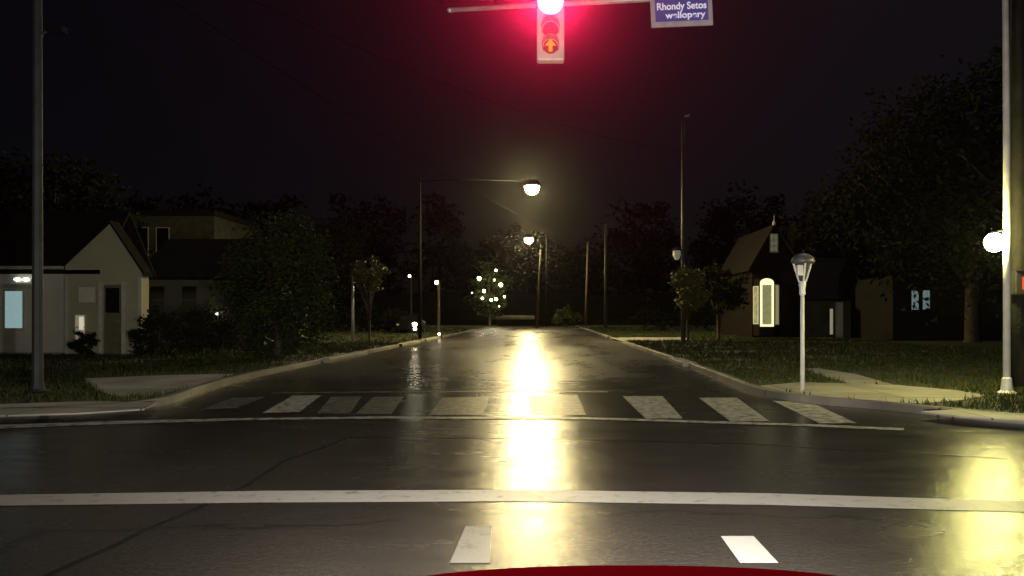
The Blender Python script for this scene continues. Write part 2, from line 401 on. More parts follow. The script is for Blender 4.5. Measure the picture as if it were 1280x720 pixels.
# ------------------------------------------------------------------ grass blades
def inside(x, y, poly):
    c = False; n = len(poly)
    for i in range(n):
        x1, y1 = poly[i][0], poly[i][1]; x2, y2 = poly[i-1][0], poly[i-1][1]
        if (y1 > y) != (y2 > y) and x < (x2-x1)*(y-y1)/(y2-y1)+x1: c = not c
    return c
pav = [[(p.x, p.y) for p in (G(x, y, .124) for x, y in q)] for q in (
    [(950,482),(1000,477.5),(1120,481),(1190,487),(1234,494),(1200,500),(1150,504),(1117,502.5),(1076,498.8),(1024,495.5),(982,489.5),(962,486)],
    [(1000,461),(1022,460),(1072,468),(1116,480.5),(1062,479.5)], [(1152,514),(1200,511),(1285,517.5),(1420,523),(1420,534),(1285,526),(1200,520)],
    [(104,473),(200,469),(294,467),(262,478),(221,488),(190,494),(150,498),(122,488)], [(-160,511),(0,505),(120,501),(196,503),(180,511),(100,516),(0,519),(-160,523)],
    [(764,422.3),(790,421.6),(856,421.6),(866,425.5),(778,426.2)])]
rg = random.Random(11); vv = []; ff = []
def blades(poly, x0, x1, y0, y1, n):
    for _ in range(n):
        y = y0 + (y1-y0)*rg.random()**1.7; x = rg.uniform(x0, x1)
        if not inside(x, y, poly) or any(inside(x, y, q) for q in pav): continue
        if mnoise.noise(Vector((x*.5, y*.5, 0))) < -.28 and rg.random() < .7: continue
        sc = 1 + (y-12)/25
        for _k in range(3):
            h = rg.uniform(.05, .13); a = rg.uniform(0, 6.28); wd = .011*sc
            xx = x + rg.uniform(-.06, .06)*sc; yy = y + rg.uniform(-.06, .06)*sc
            tx, ty = rg.uniform(-.06, .06), rg.uniform(-.06, .06); k = len(vv)
            vv.extend([(xx-wd*math.cos(a), yy-wd*math.sin(a), .115), (xx+wd*math.cos(a), yy+wd*math.sin(a), .115), (xx+tx, yy+ty, .115+h)])
            ff.append((k, k+1, k+2))
blades(nw_poly, -20, -6, 11.5, 40, 26000); blades(ne_poly, 4, 18, 10, 55, 30000)
blades(nw_poly, -34, -7, 38, 110, 14000); blades(ne_poly, 4, 30, 52, 112, 12000)
tag(MB().add(vv, ff).build('grass', M_BLADE), 'short wet grass on the verges', 'grass', kind='stuff')

# ------------------------------------------------------------------ trees
def make_crown(rn, c, rad, n_cl, n_lf, leaf, spread, low=0.0):
    vv = []; ff = []; ctr = []
    for _ in range(n_cl):
        while True:
            q = Vector((rn.uniform(-1,1), rn.uniform(-1,1), rn.uniform(-1,1)))
            if .25 < q.length < 1: break
        q *= (1 + .28*mnoise.noise(q*1.7 + Vector((c[0], c[1], 7))))
        p = Vector((c[0]+q.x*rad[0], c[1]+q.y*rad[1], c[2]+q.z*rad[2]))
        ctr.append(p); s = spread*rn.uniform(.6, 1.35)
        for _ in range(n_lf):
            g = p + Vector((rn.gauss(0, s), rn.gauss(0, s), rn.gauss(0, s*.75)))
            if g.z < low: continue
            u = Vector((rn.gauss(0,1), rn.gauss(0,1), rn.gauss(0,.7))).normalized()
            v = u.cross(Vector((rn.gauss(0,1), rn.gauss(0,1), rn.gauss(0,1)))).normalized()
            l = leaf*rn.uniform(.6, 1.3); k = len(vv)
            vv.extend([g - u*l, g + v*l*.45, g + u*l, g - v*l*.45]); ff.append((k, k+1, k+2, k+3))
    return vv, ff, ctr
def tree(name, label, cat, loc, h, rad, trunk_r, n_cl, n_lf, leaf, leafmat, seed, crown_c=None, group=None, bush=False, spread=None):
    rn = random.Random(seed); loc = Vector(loc)
    t = thing(name, loc, label, cat, group)
    spread = spread or max(rad)*.12
    cc = loc + Vector((0, 0, crown_c if crown_c else h - rad[2]))
    vv, ff, ctr = make_crown(rn, cc, rad, n_cl, n_lf, leaf, spread or max(rad)*.16, loc.z+.03)
    MB().add(vv, ff).build('crown', leafmat, t)
    mb = MB(); top = cc + Vector((0, 0, rad[2]*.35))
    base = loc + Vector((0, 0, -.1)); mid = base.lerp(top, .5) + Vector((rn.uniform(-.1,.1), rn.uniform(-.1,.1), 0))*h*.12
    if not bush:
        mb.tube([base, base+Vector((0,0,.25)), mid, top], [trunk_r*1.5, trunk_r, trunk_r*.75, trunk_r*.25], 9)
    rn.shuffle(ctr)
    for p in ctr[:14 if not bush else 8]:
        st = base.lerp(mid, rn.uniform(.55, 1)) if not bush else base
        m_ = st.lerp(p, .5) + Vector((0, 0, rad[2]*.12))
        mb.tube([st, m_, p], [trunk_r*.45, trunk_r*.28, trunk_r*.08], 6)
    mb.build('trunk' if not bush else 'stem', M_BARK, t, smooth=True)
    return t
gz = .11
g = lambda px, d: ((px-VX)/F*d, d, gz)
tree('broadleaf_tree', 'big round leafy tree beside the left kerb, its crown reaching the grass', 'tree', g(348, 26), 4.9, (1.65, 1.5, 2.25), .16, 150, 110, .085, M_LEAF, 5, crown_c=2.35)
tree('broadleaf_tree', 'tall dark tree looming over the low house at the right', 'tree', g(1215, 42), 13.6, (6.6, 5.3, 5.2), .38, 420, 80, .17, M_LEAFD, 8, crown_c=7.9)
tree('broadleaf_tree', 'dark tree behind the gabled brick house, left of the looming tree', 'tree', g(1075, 62), 12.5, (5.4, 4.5, 4.6), .32, 150, 60, .26, M_LEAFD, 9, crown_c=7.6)
tree('broadleaf_tree', 'very dark tree at the right edge behind the wooden pole', 'tree', g(1330, 36), 14, (5, 5, 6), .4, 160, 60, .24, M_LEAFD, 10, crown_c=8.2)
tree('young_tree', 'slim olive young tree beside the tall bare pole right of the road', 'tree', g(860, 42.5), 4.0, (.85, .8, 1.25), .07, 42, 60, .10, M_LEAFO, 21, crown_c=2.85)
tree('young_tree', 'small dark tree left of the lit bay window', 'tree', g(898, 46), 4.4, (1.5, 1.3, 1.4), .10, 60, 60, .12, M_LEAFD, 22, crown_c=3.0)
tree('young_tree', 'small ragged tree next to the thin pole on the left lawn', 'tree', g(462, 40), 4.4, (.85, .8, .95), .06, 34, 50, .10, M_LEAFO, 23, crown_c=3.4)
tree('shrub', 'small rounded shrub below the gable window of the cream house', 'shrub', ((105-VX)*.0268, 26.8, gz), .95, (.42, .36, .48), .03, 26, 60, .05, M_LEAFD, 31, crown_c=.46, bush=True)
tree('shrub', 'dark mounded shrub at the right corner of the cream house', 'shrub', ((196-VX)*.0268, 26.8, gz), 1.7, (.85, .7, .85), .04, 50, 70, .06, M_LEAFD, 32, crown_c=.78, bush=True)
tree('shrub', 'broad unlit shrub between the cream house and the big round tree', 'shrub', ((255-VX)*.030, 30, gz), 1.6, (1.3, .8, .85), .04, 60, 70, .06, M_LEAFD, 33, crown_c=.75, bush=True)
tree('shrub', 'low dark shrub on the right verge near the far end of the road', 'shrub', g(708, 104), 2.4, (2.0, 1.4, 1.3), .05, 40, 50, .16, M_LEAF, 34, crown_c=1.1, bush=True)
tree('shrub', 'low shrub by the post of the left lawn lamp at the driveway', 'shrub', g(500, 66), 2.0, (1.3, 1, 1.0), .05, 34, 50, .14, M_LEAFD, 35, crown_c=.9, bush=True)
tree('broadleaf_tree', 'dark tree rising behind the roof of the cream house', 'tree', g(60, 44), 9.8, (4.4, 4, 3.6), .3, 110, 60, .22, M_LEAFD, 36, crown_c=6.2)
tree('broadleaf_tree', 'dark tree standing behind the big round tree on the left', 'tree', g(415, 78), 12, (4.6, 4, 5), .28, 110, 60, .22, M_LEAFD, 37, crown_c=6.6)
def dark_infill_hedge(label, x0, x1, y, h_, seed):  # dark foliage rows added to stand in for darkness over the far lawns
    rn = random.Random(seed); t = thing('dark_infill_hedge', ((x0+x1)/2, y, gz), label, 'dark_infill_hedge')
    vv = []; ff = []; n = int((x1-x0)/1.1)
    for i in range(n):
        x = x0 + (x1-x0)*(i+.5)/n; hh = h_*rn.uniform(.8, 1.25)
        v, f, c_ = make_crown(rn, (x, y+rn.uniform(-.3, .3), gz+hh*.5), (.8, .7, hh*.55), 14, 26, .15, .22, gz)
        k = len(vv); vv += v; ff += [tuple(q+k for q in g_) for g_ in f]; rn.uniform(-.2, .2)
    MB().add(vv, ff).build('foliage', M_LEAFD, t)
dark_infill_hedge('added dark foliage row standing in for darkness on the far left lawn', -40, -13.2, 69, 2.0, 51)
dark_infill_hedge('added dark foliage row standing in for darkness on the far right lawn', 8.2, 36, 74, 2.2, 52)
# the far wood
rn = random.Random(77); vv = []; ff = []; mb = MB()
for i in range(64):
    x = -150 + 300*(i+rn.random())/64; y = rn.uniform(165, 225)
    px = VX + x/y*F
    top = 250 - 26*mnoise.noise(Vector((px*.006, 0, 3))) + rn.uniform(-10, 26)
    if 560 < px < 760: top += 45
    h = CAMZ + (VY - top)/F*y; rr = rn.uniform(4.2, 7)
    zb = 3
    v, f, ctr = make_crown(rn, (x, y, zb + (h-zb)*.55), (rr, rr*.8, (h-zb)*.5), 34, 26, .75, rr*.22)
    k = len(mb.v); mb.add(v, f); mb.tube([(x, y, 0), (x, y, h*.6)], [.35, .2], 6)
M_WOODS = mat('far_foliage', (.008, .0085, .004), .9, spec=.0, color2=(.013,.014,.007), scale=.3)
tag(mb.build('distant_wood', M_WOODS), 'dark far-off wood along the horizon', 'wood', kind='stuff')

# ------------------------------------------------------------------ lamps and poles
LAMPCOL = (1.0, .80, .36)
def street_lamp(label, head, base, out, strength, r=.30, group=None):
    hx = Vector(head); bx = Vector(base)
    t = thing('street_lamp', bx, label, 'street lamp', group)
    arm_z = hx.z + .45
    MB().tube([bx, (bx.x, bx.y, arm_z+.4)], [.11, .06], 10).build('pole', M_DARKMETAL, t, smooth=True)
    MB().tube([(bx.x, bx.y, arm_z), (bx.x*.6+hx.x*.4, hx.y, arm_z+.12), (hx.x, hx.y, arm_z)], [.05, .04, .035], 8).build('arm', M_DARKMETAL, t, smooth=True)
    hd = MB().lathe([(0, r*1.5),(r*.8, r*1.35),(r*1.25, r*.85),(r*1.32, .32*r),(r*1.25, .32*r),(r*1.18, r*.65),(0, r*1.25)], hx, 18).build('lamp_head', M_DARKMETAL, t, smooth=True)
    MB().ball(hx, r, 14, 8, (1, 1, .85)).build('lamp_bulb', glow('sodium_lamp_%g' % strength, LAMPCOL, strength), t, smooth=True)
    return t
street_lamp('lit street lamp on a long arm, nearer and higher of the road pair', P(665, 236, 48), (P(525, 236, 48).x, 48, gz), 1, 1450, .40)
street_lamp('second lit street lamp, lower and farther down the road on a short arm', P(661, 300, 100), (P(681, 300, 100).x+.2, 100, gz), 1, 780, .52)

def plain_pole(label, px, d, top, r, m, name='utility_pole', lean=0.0, cross=True):
    b_ = Vector(((px-VX)/F*d, d, 0)); z = CAMZ + (VY-top)/F*d
    t = thing(name, b_, label, 'pole')
    MB().tube([b_, (b_.x+lean*.5, d, z*.5), (b_.x+lean, d, z)], [r, r*.85, r*.65], 10).build('pole', m, t, smooth=True)
    if cross:
        MB().box(b_.x+lean-.55, b_.x+lean+.55, d-.05-r, d-r+.03, z-.42, z-.32).build('crossarm', m, t)
        for k in (-.45, .45): MB().lathe([(.0,.14),(.045,.12),(.05,.02),(.03,0)], (b_.x+lean+k, d-r, z-.32), 8).build('insulator', M_DARKMETAL, t)
    return t
plain_pole('leaning thin wooden pole just left of the farther street lamp post', 671, 98, 312, .16, M_WOOD, lean=.5, cross=False)
plain_pole('dark utility pole right of the road, the shorter of the far pair', 732, 104, 302, .18, M_WOOD, lean=.3, cross=False)
plain_pole('grey utility pole right of the road, the taller of the far pair', 757, 96, 280, .20, M_STEELD, cross=False)
t = plain_pole('tall bare steel pole on the right verge with a small lantern halfway up', 854, 43, 143, .13, M_STEELD, name='steel_pole', cross=False)
x = P(854, 0, 43).x
MB().tube([(x, 43, 12.2), (x+.35, 43, 12.3)], .05, 8).build('bracket', M_GALV, t)
c = P(846, 318, 42.9)
MB().tube([(x, 43, c.z+.25), (c.x, 42.9, c.z+.3)], .03, 8).build('bracket', M_DARKMETAL, t)
l = MB().lathe([(.03,.28),(.20,.20),(.22,-.05),(.10,-.28),(.0,-.30)], c, 8).build('lantern', mat('frosted_lantern', (.5,.5,.45), .3, emit=(.95,.9,.7), estr=.10), t)
MB().lathe([(.0,.40),(.06,.36),(.26,.24),(.26,.20)], c, 8).build('lantern_cap', M_DARKMETAL, l)
plain_pole('thin grey pole on the left lawn beside the ragged small tree', 441, 40, 345, .085, M_GALV, name='steel_pole', cross=False)

def post_lamp(label, px, py, d, r, s, col=(1,.86,.55), slim=.05):
    h = P(px, py, d); t = thing('post_lamp', (h.x+.15, d, gz), label, 'lamp')
    MB().tube([(h.x+.15, d, gz-.1), (h.x+.15, d, h.z+.1), (h.x, d, h.z+r+.03)], [slim*1.3, slim, slim*.7], 8).build('pole', M_WOOD, t)
    MB().lathe([(0, r*1.5),(r*1.35, r*.9),(r*1.35, r*.75),(0, r*.8)], h, 10).build('lamp_shade', M_DARKMETAL, t)
    MB().ball(h, r, 10, 7).build('lamp_bulb', glow('post_lamp_%g' % s, col, s), t, smooth=True)
    return t
post_lamp('small lit lamp on a leaning post by the left kerb', 546, 353, 60, .15, 30, slim=.09)
post_lamp('faint small lamp on a post, left of the brighter leaning one', 512, 345, 72, .13, 9)
post_lamp('low path lamp glowing at the foot of the left leaning lamp post', 549, 417.5, 52, .09, 8)
# lights in the far tree
tr = tree('broadleaf_tree', 'far tree at the end of the road hung with bright lamps', 'tree', ((612-VX)*.112, 112, .1), 9.0, (2.9, 2.4, 3.4), .22, 46, 46, .26, M_LEAF, 41, crown_c=4.6)
for (px, py, r, s) in [(599,348,.24,45),(620,338,.15,22),(618,350,.14,10),(626,356,.24,45),(605,364,.20,35),(603,373,.16,20),(614,375,.16,40),(620,374,.19,50),(630.5,371,.14,18),(624,383,.1,6),(590,366,.12,3)]:
    c = P(px, py, 109)
    MB().ball(c, r, 10, 7).build('hanging_lamp', glow('tree_lamp_%g' % s, (1, .86, .56), s), tr, smooth=True)

# ------------------------------------------------------------------ signal mast at the right
D = 14.0
px0 = P(1258.5, 0, D).x; za = P(0, -22, D).z; ze = P(0, 12.5, D).z; xe = P(562, 0, D).x
t = thing('signal_mast', (px0, D, gz), 'pale steel signal mast at the right corner, its long arm reaching over the road', 'signal mast')
MB().tube([(px0, D, gz-.1), (px0, D, 4.2), (px0-.03, D, 8.2)], [.062, .058, .050], 14).build('pole', M_WHITEPOLE, t, smooth=True)
MB().lathe([(.16,0),(.16,.05),(.10,.09),(.08,.30),(.064,.32)], (px0, D, gz), 14).build('base_plate', M_WHITEPOLE, t)
MB().tube([(px0, D, za), (px0*.5+xe*.5, D, (za+ze)/2+.03), (xe, D, ze)], [.07, .055, .04], 12).build('mast_arm', M_GALV, t, smooth=True)
MB().ball((xe, D, ze), .043, 10, 6).build('end_cap', M_GALV, t, smooth=True)
MB().tube([(px0, D, za-.02), (px0-.05, D, za+.0)], .10, 12).build('arm_clamp', M_GALV, t)
# globe lamp on the mast
c = P(1243, 303, D-.03)
t = thing('globe_lamp', c, 'glowing round globe lamp on a bracket of the pale right-hand mast', 'lamp')
MB().ball(c, .165, 18, 12).build('globe', glow('globe_lamp', (1.0, .92, .30), 420), t, smooth=True)
MB().tube([(px0-.05, D, c.z+.22), (c.x+.05, c.y, c.z+.2), (c.x, c.y, c.z+.16)], .018, 8).build('bracket', M_DARKMETAL, t)
MB().lathe([(.03,.20),(.06,.18),(.065,.152)], c, 12).build('cap', M_DARKMETAL, t)
# signal head
sx = P(688, 0, D).x; yb = D-.10; yf = D-.32
ztop, zbot = P(0, -3, D).z, P(0, 82.5, D).z
t = thing('traffic_light', (sx, yb, zbot), 'traffic light under the mast arm with its top red lamp burning', 'traffic light')
hw = .235
MB().box(sx-hw, sx+hw, yf, yb, zbot, ztop).build('housing', M_HOUS, t, bevel=.03)
MB().tube([(sx, D-.05, ztop-.1), (sx, D-.05, ztop+.1)], .045, 8).build('hanger', M_GALV, t)
M_VISOR = mat('visor_grey', (.22, .19, .17), .5, var=.15)
def lens(py, m, name, rr=.145, visor=True):
    zc = P(0, py, D).z; mb = MB(); vs_ = [(sx, yf-.05, zc)]; fs_ = []; n = 24
    for ring, (q, dy) in enumerate(((.5, -.04), (.85, -.02), (1, -.004))):
        vs_ += [(sx+math.cos(2*math.pi*k/n)*rr*q, yf+dy, zc+math.sin(2*math.pi*k/n)*rr*q) for k in range(n)]
    for k in range(n): fs_.append((0, 1+k, 1+(k+1) % n))
    for q in range(2):
        for k in range(n): fs_.append((1+q*n+k, 1+(q+1)*n+k, 1+(q+1)*n+(k+1) % n, 1+q*n+(k+1) % n))
    o = mb.add(vs_, fs_).build(name, m, t, smooth=True)
    if visor:
        mb = MB(); vs_ = []; fs_ = []; n = 20
        for r_, ya, yz in ((rr+.012, -.0, -.24), (rr+.022, -.0, -.24)):
            for k in range(n+1):
                a_ = R(-35) + R(250)*k/n; cut = .35 + .65*math.sin(max(0, a_+R(35))/R(250)*math.pi)
                vs_.append((sx+math.cos(a_)*r_, yf+ya, zc+math.sin(a_)*r_)); vs_.append((sx+math.cos(a_)*r_, yf+yz*cut, zc+math.sin(a_)*r_))
        q = 2*(n+1)
        for k in range(n):
            fs_.append((2*k, 2*k+1, 2*k+3, 2*k+2)); fs_.append((q+2*k, q+2*k+2, q+2*k+3, q+2*k+1)); fs_.append((2*k+1, q+2*k+1, q+2*k+3, 2*k+3))
        mb.add(vs_, fs_).build('visor', M_VISOR, o)
    return o, zc
lens(11, glow('red_signal', (1.0, .030, .10), 80), 'red_lens', .215, False)
rsp = bpy.data.lights.new('red_signal_beam', 'SPOT'); rsp.energy = 150000; rsp.color = (1, .016, .085); rsp.spot_size = R(56); rsp.spot_blend = 1; rsp.shadow_soft_size = .12
rso = bpy.data.objects.new('red_signal_beam', rsp); COL.objects.link(rso); rso.parent = t
rzc = P(0, 11, D).z; rso.location = Vector((sx, yf-.10, rzc)) - t.location; rso.rotation_euler = (R(90-3), 0, R(180-4))
lens(45, mat('amber_lens', (.30, .03, .02), .25, emit=(1, .05, .05), estr=.16), 'amber_lens', .135)  # unlit lens; reflection of the red lamp put into its colour and emission
o, zc = lens(66, mat('arrow_lens', (.10, .02, .01), .3, emit=(.8, .08, .02), estr=.10), 'arrow_lens', .125)
# lit amber arrow on the lowest lens
A = [(-.028,-.085),(.028,-.085),(.028,.0),(.085,.0),(0,.10),(-.085,.0),(-.028,.0)]
MB().wallpoly([(sx+a_*1.15, zc+b_*1.15) for a_, b_ in A], yf-.060, yf-.052).build('arrow_symbol', glow('arrow_amber', (1, .33, .03), .95), o)
# street name sign
def text_mesh(s, size, bold=0.0):
    cu = bpy.data.curves.new('lettering', 'FONT'); cu.body = s; cu.size = size; cu.extrude = .003; cu.offset = bold
    cu.align_x = 'CENTER'; cu.align_y = 'CENTER'
    ob = bpy.data.objects.new('lettering', cu); COL.objects.link(ob)
    dg = bpy.context.evaluated_depsgraph_get(); me = bpy.data.meshes.new_from_object(ob.evaluated_get(dg))
    bpy.data.objects.remove(ob); return me
sc_ = P(851.5, 7, D-.1); tilt = R(2.6)
t = thing('street_sign', sc_, 'tilted blue street name sign with a white border hung on the mast arm', 'sign')
t.rotation_euler = (0, -tilt, 0)
sw, sh = .535, .36
def local(mb, name, m, parent): 
    me = bpy.data.meshes.new(name); me.from_pydata(mb.v, [], mb.f); me.materials.append(m)
    o = bpy.data.objects.new(name, me); COL.objects.link(o); o.parent = parent; return o
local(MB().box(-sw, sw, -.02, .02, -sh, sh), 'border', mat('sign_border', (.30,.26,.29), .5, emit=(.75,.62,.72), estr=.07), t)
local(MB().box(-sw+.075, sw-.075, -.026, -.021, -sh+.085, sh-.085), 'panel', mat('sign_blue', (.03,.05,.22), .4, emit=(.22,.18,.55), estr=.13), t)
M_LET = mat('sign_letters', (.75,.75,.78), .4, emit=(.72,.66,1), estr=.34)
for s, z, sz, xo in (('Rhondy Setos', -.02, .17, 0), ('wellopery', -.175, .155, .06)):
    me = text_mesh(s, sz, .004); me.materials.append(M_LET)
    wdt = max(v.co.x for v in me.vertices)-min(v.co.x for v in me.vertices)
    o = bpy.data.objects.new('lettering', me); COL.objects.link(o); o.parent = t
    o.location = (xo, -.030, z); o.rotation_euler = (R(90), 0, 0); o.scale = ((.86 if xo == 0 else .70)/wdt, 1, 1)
for k in (-.3, .3): local(MB().tube([(k, .03, sh-.05), (k, .03, .52)], .015, 8), 'hanger', M_GALV, t)
# dark wooden pole and crossing signal at the right edge
D2 = 15.0; wx = P(1271.5, 0, D2).x
t = thing('utility_pole', (wx, D2, 0), 'thick dark wooden utility pole right behind the pale mast', 'pole')
MB().tube([(wx, D2, 0), (wx, D2, 5), (wx+.02, D2, 10.5)], [.145, .13, .105], 14).build('pole', M_CREO, t, smooth=True)
MB().box(wx-.9, wx+.9, D2-.2, D2-.1, 9.9, 10.02).build('crossarm', M_WOOD, t)
c = P(1277, 354, 14.75)
t = thing('pedestrian_signal', c, 'pedestrian signal with a dim red hand on the dark wooden pole', 'signal')
MB().box(c.x-.2, c.x+.2, 14.6, 14.82, c.z-.22, c.z+.22).build('housing', M_BLACK, t, bevel=.02)
mb = MB().box(c.x-.075, c.x+.075, 14.585, 14.597, c.z-.12, c.z+.02)
for k in range(4): mb.box(c.x-.073+k*.038, c.x-.043+k*.038, 14.585, 14.597, c.z+.025, c.z+.11+.02*math.sin(k*1.1))
mb.add([(c.x+.08,14.586,c.z-.08),(c.x+.14,14.586,c.z+.03),(c.x+.115,14.586,c.z+.05),(c.x+.08,14.586,c.z-.01)], [(0,1,2,3)])
MB.build(mb, 'hand_symbol', glow('red_hand', (1, .07, .04), .8), t)
MB().box(c.x-.22, c.x+.22, 14.42, 14.6, c.z+.222, c.z+.24).build('visor', M_BLACK, t)

# left steel pole
xl = P(47, 0, 14.5).x
t = thing('steel_pole', (xl, 14.5, gz), 'tall grey faceted steel pole on the left corner with a small lamp bracket', 'pole')
MB().tube([(xl, 14.5, gz-.1), (xl, 14.5, 4), (xl, 14.5, 9.2)], [.095, .085, .07], 8).build('pole', M_STEELD, t)
MB().lathe([(.2,0),(.2,.04),(.12,.07),(.1,.2)], (xl, 14.5, gz), 8).build('base_plate', M_STEELD, t)
b_ = P(70, 38, 14.5)
MB().tube([(xl, 14.5, b_.z-.1), (b_.x-.1, 14.5, b_.z+.02)], .025, 8).build('bracket', M_STEELD, t)
MB().box(b_.x-.14, b_.x+.16, 14.4, 14.6, b_.z-.05, b_.z+.07).build('lamp_head', M_DARKMETAL, t, bevel=.02)

# lantern post
D3 = 14.55; lx = P(1003, 0, D3).x; zt = P(0, 320, D3).z
t = thing('lantern_post', (lx, D3, gz), 'slim white post with a tapered lantern head beside the crosswalk', 'lamp post')
MB().tube([(lx, D3, gz-.05), (lx, D3, zt-.55)], [.042, .034], 12).build('pole', M_WHITEPOLE, t, smooth=True)
MB().lathe([(.034,-.72),(.055,-.70),(.055,-.58),(.07,-.52),(.06,-.46)], (lx, D3, zt), 8).build('collar', M_WHITEPOLE, t)
ln = MB().lathe([(.055,-.47),(.150,-.14)], (lx, D3, zt), 4).build('glass_body', mat('smoked_lantern_glass', (.07,.07,.065), .1, var=.5, scale=9), t)
for k in range(4):
    a_ = R(90*k); MB().tube([(lx+.06*math.cos(a_), D3+.06*math.sin(a_), zt-.47), (lx+.165*math.cos(a_), D3+.165*math.sin(a_), zt-.13)], .017, 6).build('rib', M_WHITEPOLE, ln)
MB().box(lx-.125, lx-.02, D3-.125, D3-.02, zt-.36, zt-.17).build('reflector', M_WHITEPOLE, ln, bevel=.01)
cp = MB().lathe([(.0,.05),(.10,.035),(.19,-.03),(.215,-.10),(.19,-.14),(.0,-.14)], (lx+.01, D3, zt), 14).build('lantern_cap', mat('dull_metal', (.10,.095,.10), .5, metal=.3, var=.3), t, smooth=True)
MB().lathe([(.0,.13),(.025,.11),(.02,.05),(.03,.03)], (lx+.01, D3, zt), 8).build('finial', M_DARKMETAL, cp)

# overhead cables
M_CABLE = mat('cable_sheath', (.003,.003,.003), .9, spec=.0)
def cable(label, p, q, sag):
    pts = []
    for i in range(25):
        k = i/24; v = p.lerp(q, k); v.z -= sag*4*k*(1-k); pts.append(v)
    o = MB().tube(pts, .008, 5).build('overhead_cable', M_CABLE); tag(o, label, 'cable'); return o
cable('sagging cable from the left steel pole to the tall bare pole on the right verge', Vector((xl, 14.5, 9.1)), Vector((P(854,0,43).x, 43, 10.4)), .9)
cable('cable from the left steel pole to the shorter far utility pole', Vector((xl, 14.5, 8.8)), Vector((P(732,0,104).x+.3, 104, 11.0)), 1.0)

# ------------------------------------------------------------------ houses
def window(parent, x0, x1, z0, z1, y, pane, frame=M_TRIM, fw=.06, bars=(1, 1), name='window'):
    """a frame proud of the wall face y (towards the camera) with its pane and glazing bars"""
    mb = MB(); d0, d1 = y-.05, y+.02
    mb.box(x0-fw, x0, d0, d1, z0-fw, z1+fw); mb.box(x1, x1+fw, d0, d1, z0-fw, z1+fw)
    mb.box(x0, x1, d0, d1, z1, z1+fw); mb.box(x0, x1, d0, d1, z0-fw, z0)
    for i in range(1, bars[0]): xx = x0+(x1-x0)*i/bars[0]; mb.box(xx-.02, xx+.02, d0+.012, d1-.002, z0, z1)
    for i in range(1, bars[1]): zz = z0+(z1-z0)*i/bars[1]; mb.box(x0, x1, d0+.014, d1-.004, zz-.02, zz+.02)
    w_ = mb.build(name, frame, parent)
    MB().box(x0, x1, y-.022, y-.004, z0, z1).build('pane', pane, w_)
    MB().box(x0-fw-.03, x1+fw+.03, y-.10, y-.0, z0-fw-.05, z0-fw-.003).build('sill', frame, w_)
    return w_
def gable_roof_x(x0, x1, y0, y1, ze_, zr, th=.14, ov=.3):   # ridge along X
    ym = (y0+y1)/2; s = (zr-ze_)/(ym-y0)
    pr = [(y0-ov, ze_-s*ov), (ym, zr), (y1+ov, ze_-s*ov), (y1+ov, ze_-s*ov+th), (ym, zr+th), (y0-ov, ze_-s*ov+th)]
    n = len(pr); vs_ = [(x0, y, z) for y, z in pr] + [(x1, y, z) for y, z in pr]
    return MB().add(vs_, [(0,1,4,5),(1,2,3,4),(6,11,10,7),(7,10,9,8)] + [(k, (k+1) % n, n+(k+1) % n, n+k) for k in range(n)])
def gable_roof_y(x0, x1, y0, y1, z0, z1, xm, zr, th=.12, ov=.16):   # ridge along Y
    sl = (zr-z0)/(xm-x0); sr = (zr-z1)/(x1-xm)
    pr = [(x0-ov, z0-sl*ov), (xm, zr), (x1+ov, z1-sr*ov), (x1+ov, z1-sr*ov+th), (xm, zr+th), (x0-ov, z0-sl*ov+th)]
    n = len(pr); vs_ = [(x, y0, z) for x, z in pr] + [(x, y1, z) for x, z in pr]
    return MB().add(vs_, [(0,1,4,5),(1,2,3,4),(6,11,10,7),(7,10,9,8)] + [(k, (k+1) % n, n+(k+1) % n, n+k) for k in range(n)])
X = lambda px, d: (px-VX)/F*d
Z = lambda py, d: CAMZ + (VY-py)/F*d

# cream house at the left
d = 28.0
h = thing('cream_house', (-17, d, gz), 'cream clapboard house at the left with a steep front gable and a lit bluish window', 'house')
xa, xb, xc, xm = -23.5, X(88, d), X(177, d-.3), X(137, d-.3)
MB().box(xa, xb+.9, d, d+3.4, 0, Z(331, d)).build('wall', M_CREAM, h)
gable_roof_x(xa-.3, xb+1.2, d, d+3.4, Z(331, d)+.01, Z(268, d+1.7)).build('roof', M_ROOF, h)
yg = d-.3; zl, zr_ = Z(332, yg), Z(340, yg)
MB().wallpoly([(xb, 0), (xc, 0), (xc, zr_), (xm, Z(280, yg)), (xb, zl)], yg, d+.2).build('gable_wall', M_GABLE, h)
gable_roof_y(xb, xc, yg-.02, d+.3, zl, zr_, xm, Z(280, yg)+.005, ov=.10).build('gable_roof', M_ROOF, h)
MB().box(xa, xb, d-.03, d-.002, 0, .25).build('foundation', M_CONC, h)
M_BLUE = mat('blue_lit_blind', (.4,.45,.45), .5, var=.12, emit=(.55,.86,.88), estr=.36)
window(h, X(7, d), X(29, d), Z(410, d), Z(364, d), d, M_BLUE, bars=(1, 1))
window(h, X(-24, d), X(-1, d), Z(410, d), Z(364, d), d, M_BLUE)
MB().box(X(-4, d), X(41, d), d-.35, d-.002, Z(361, d), Z(356, d)).build('door_canopy', M_TRIM, h)
wl = MB().box(X(21, d), X(41, d), d-.09, d-.004, Z(353.5, d), Z(350, d)).build('wall_light', M_TRIM, h)
for q in (25.5, 36): MB().ball((X(q, d), d-.16, Z(349.5, d)), .10, 10, 7, (1.2, 1, .7)).build('bulb', glow('wall_light', (.95, 1, .92), 2.2), wl, smooth=True)
window(h, X(99, yg), X(120, yg), Z(378, yg), Z(359, yg), yg, mat('curtain_pane', (.35,.33,.26), .5, emit=(.9,.8,.55), estr=.03), frame=M_GABLE, fw=.04)
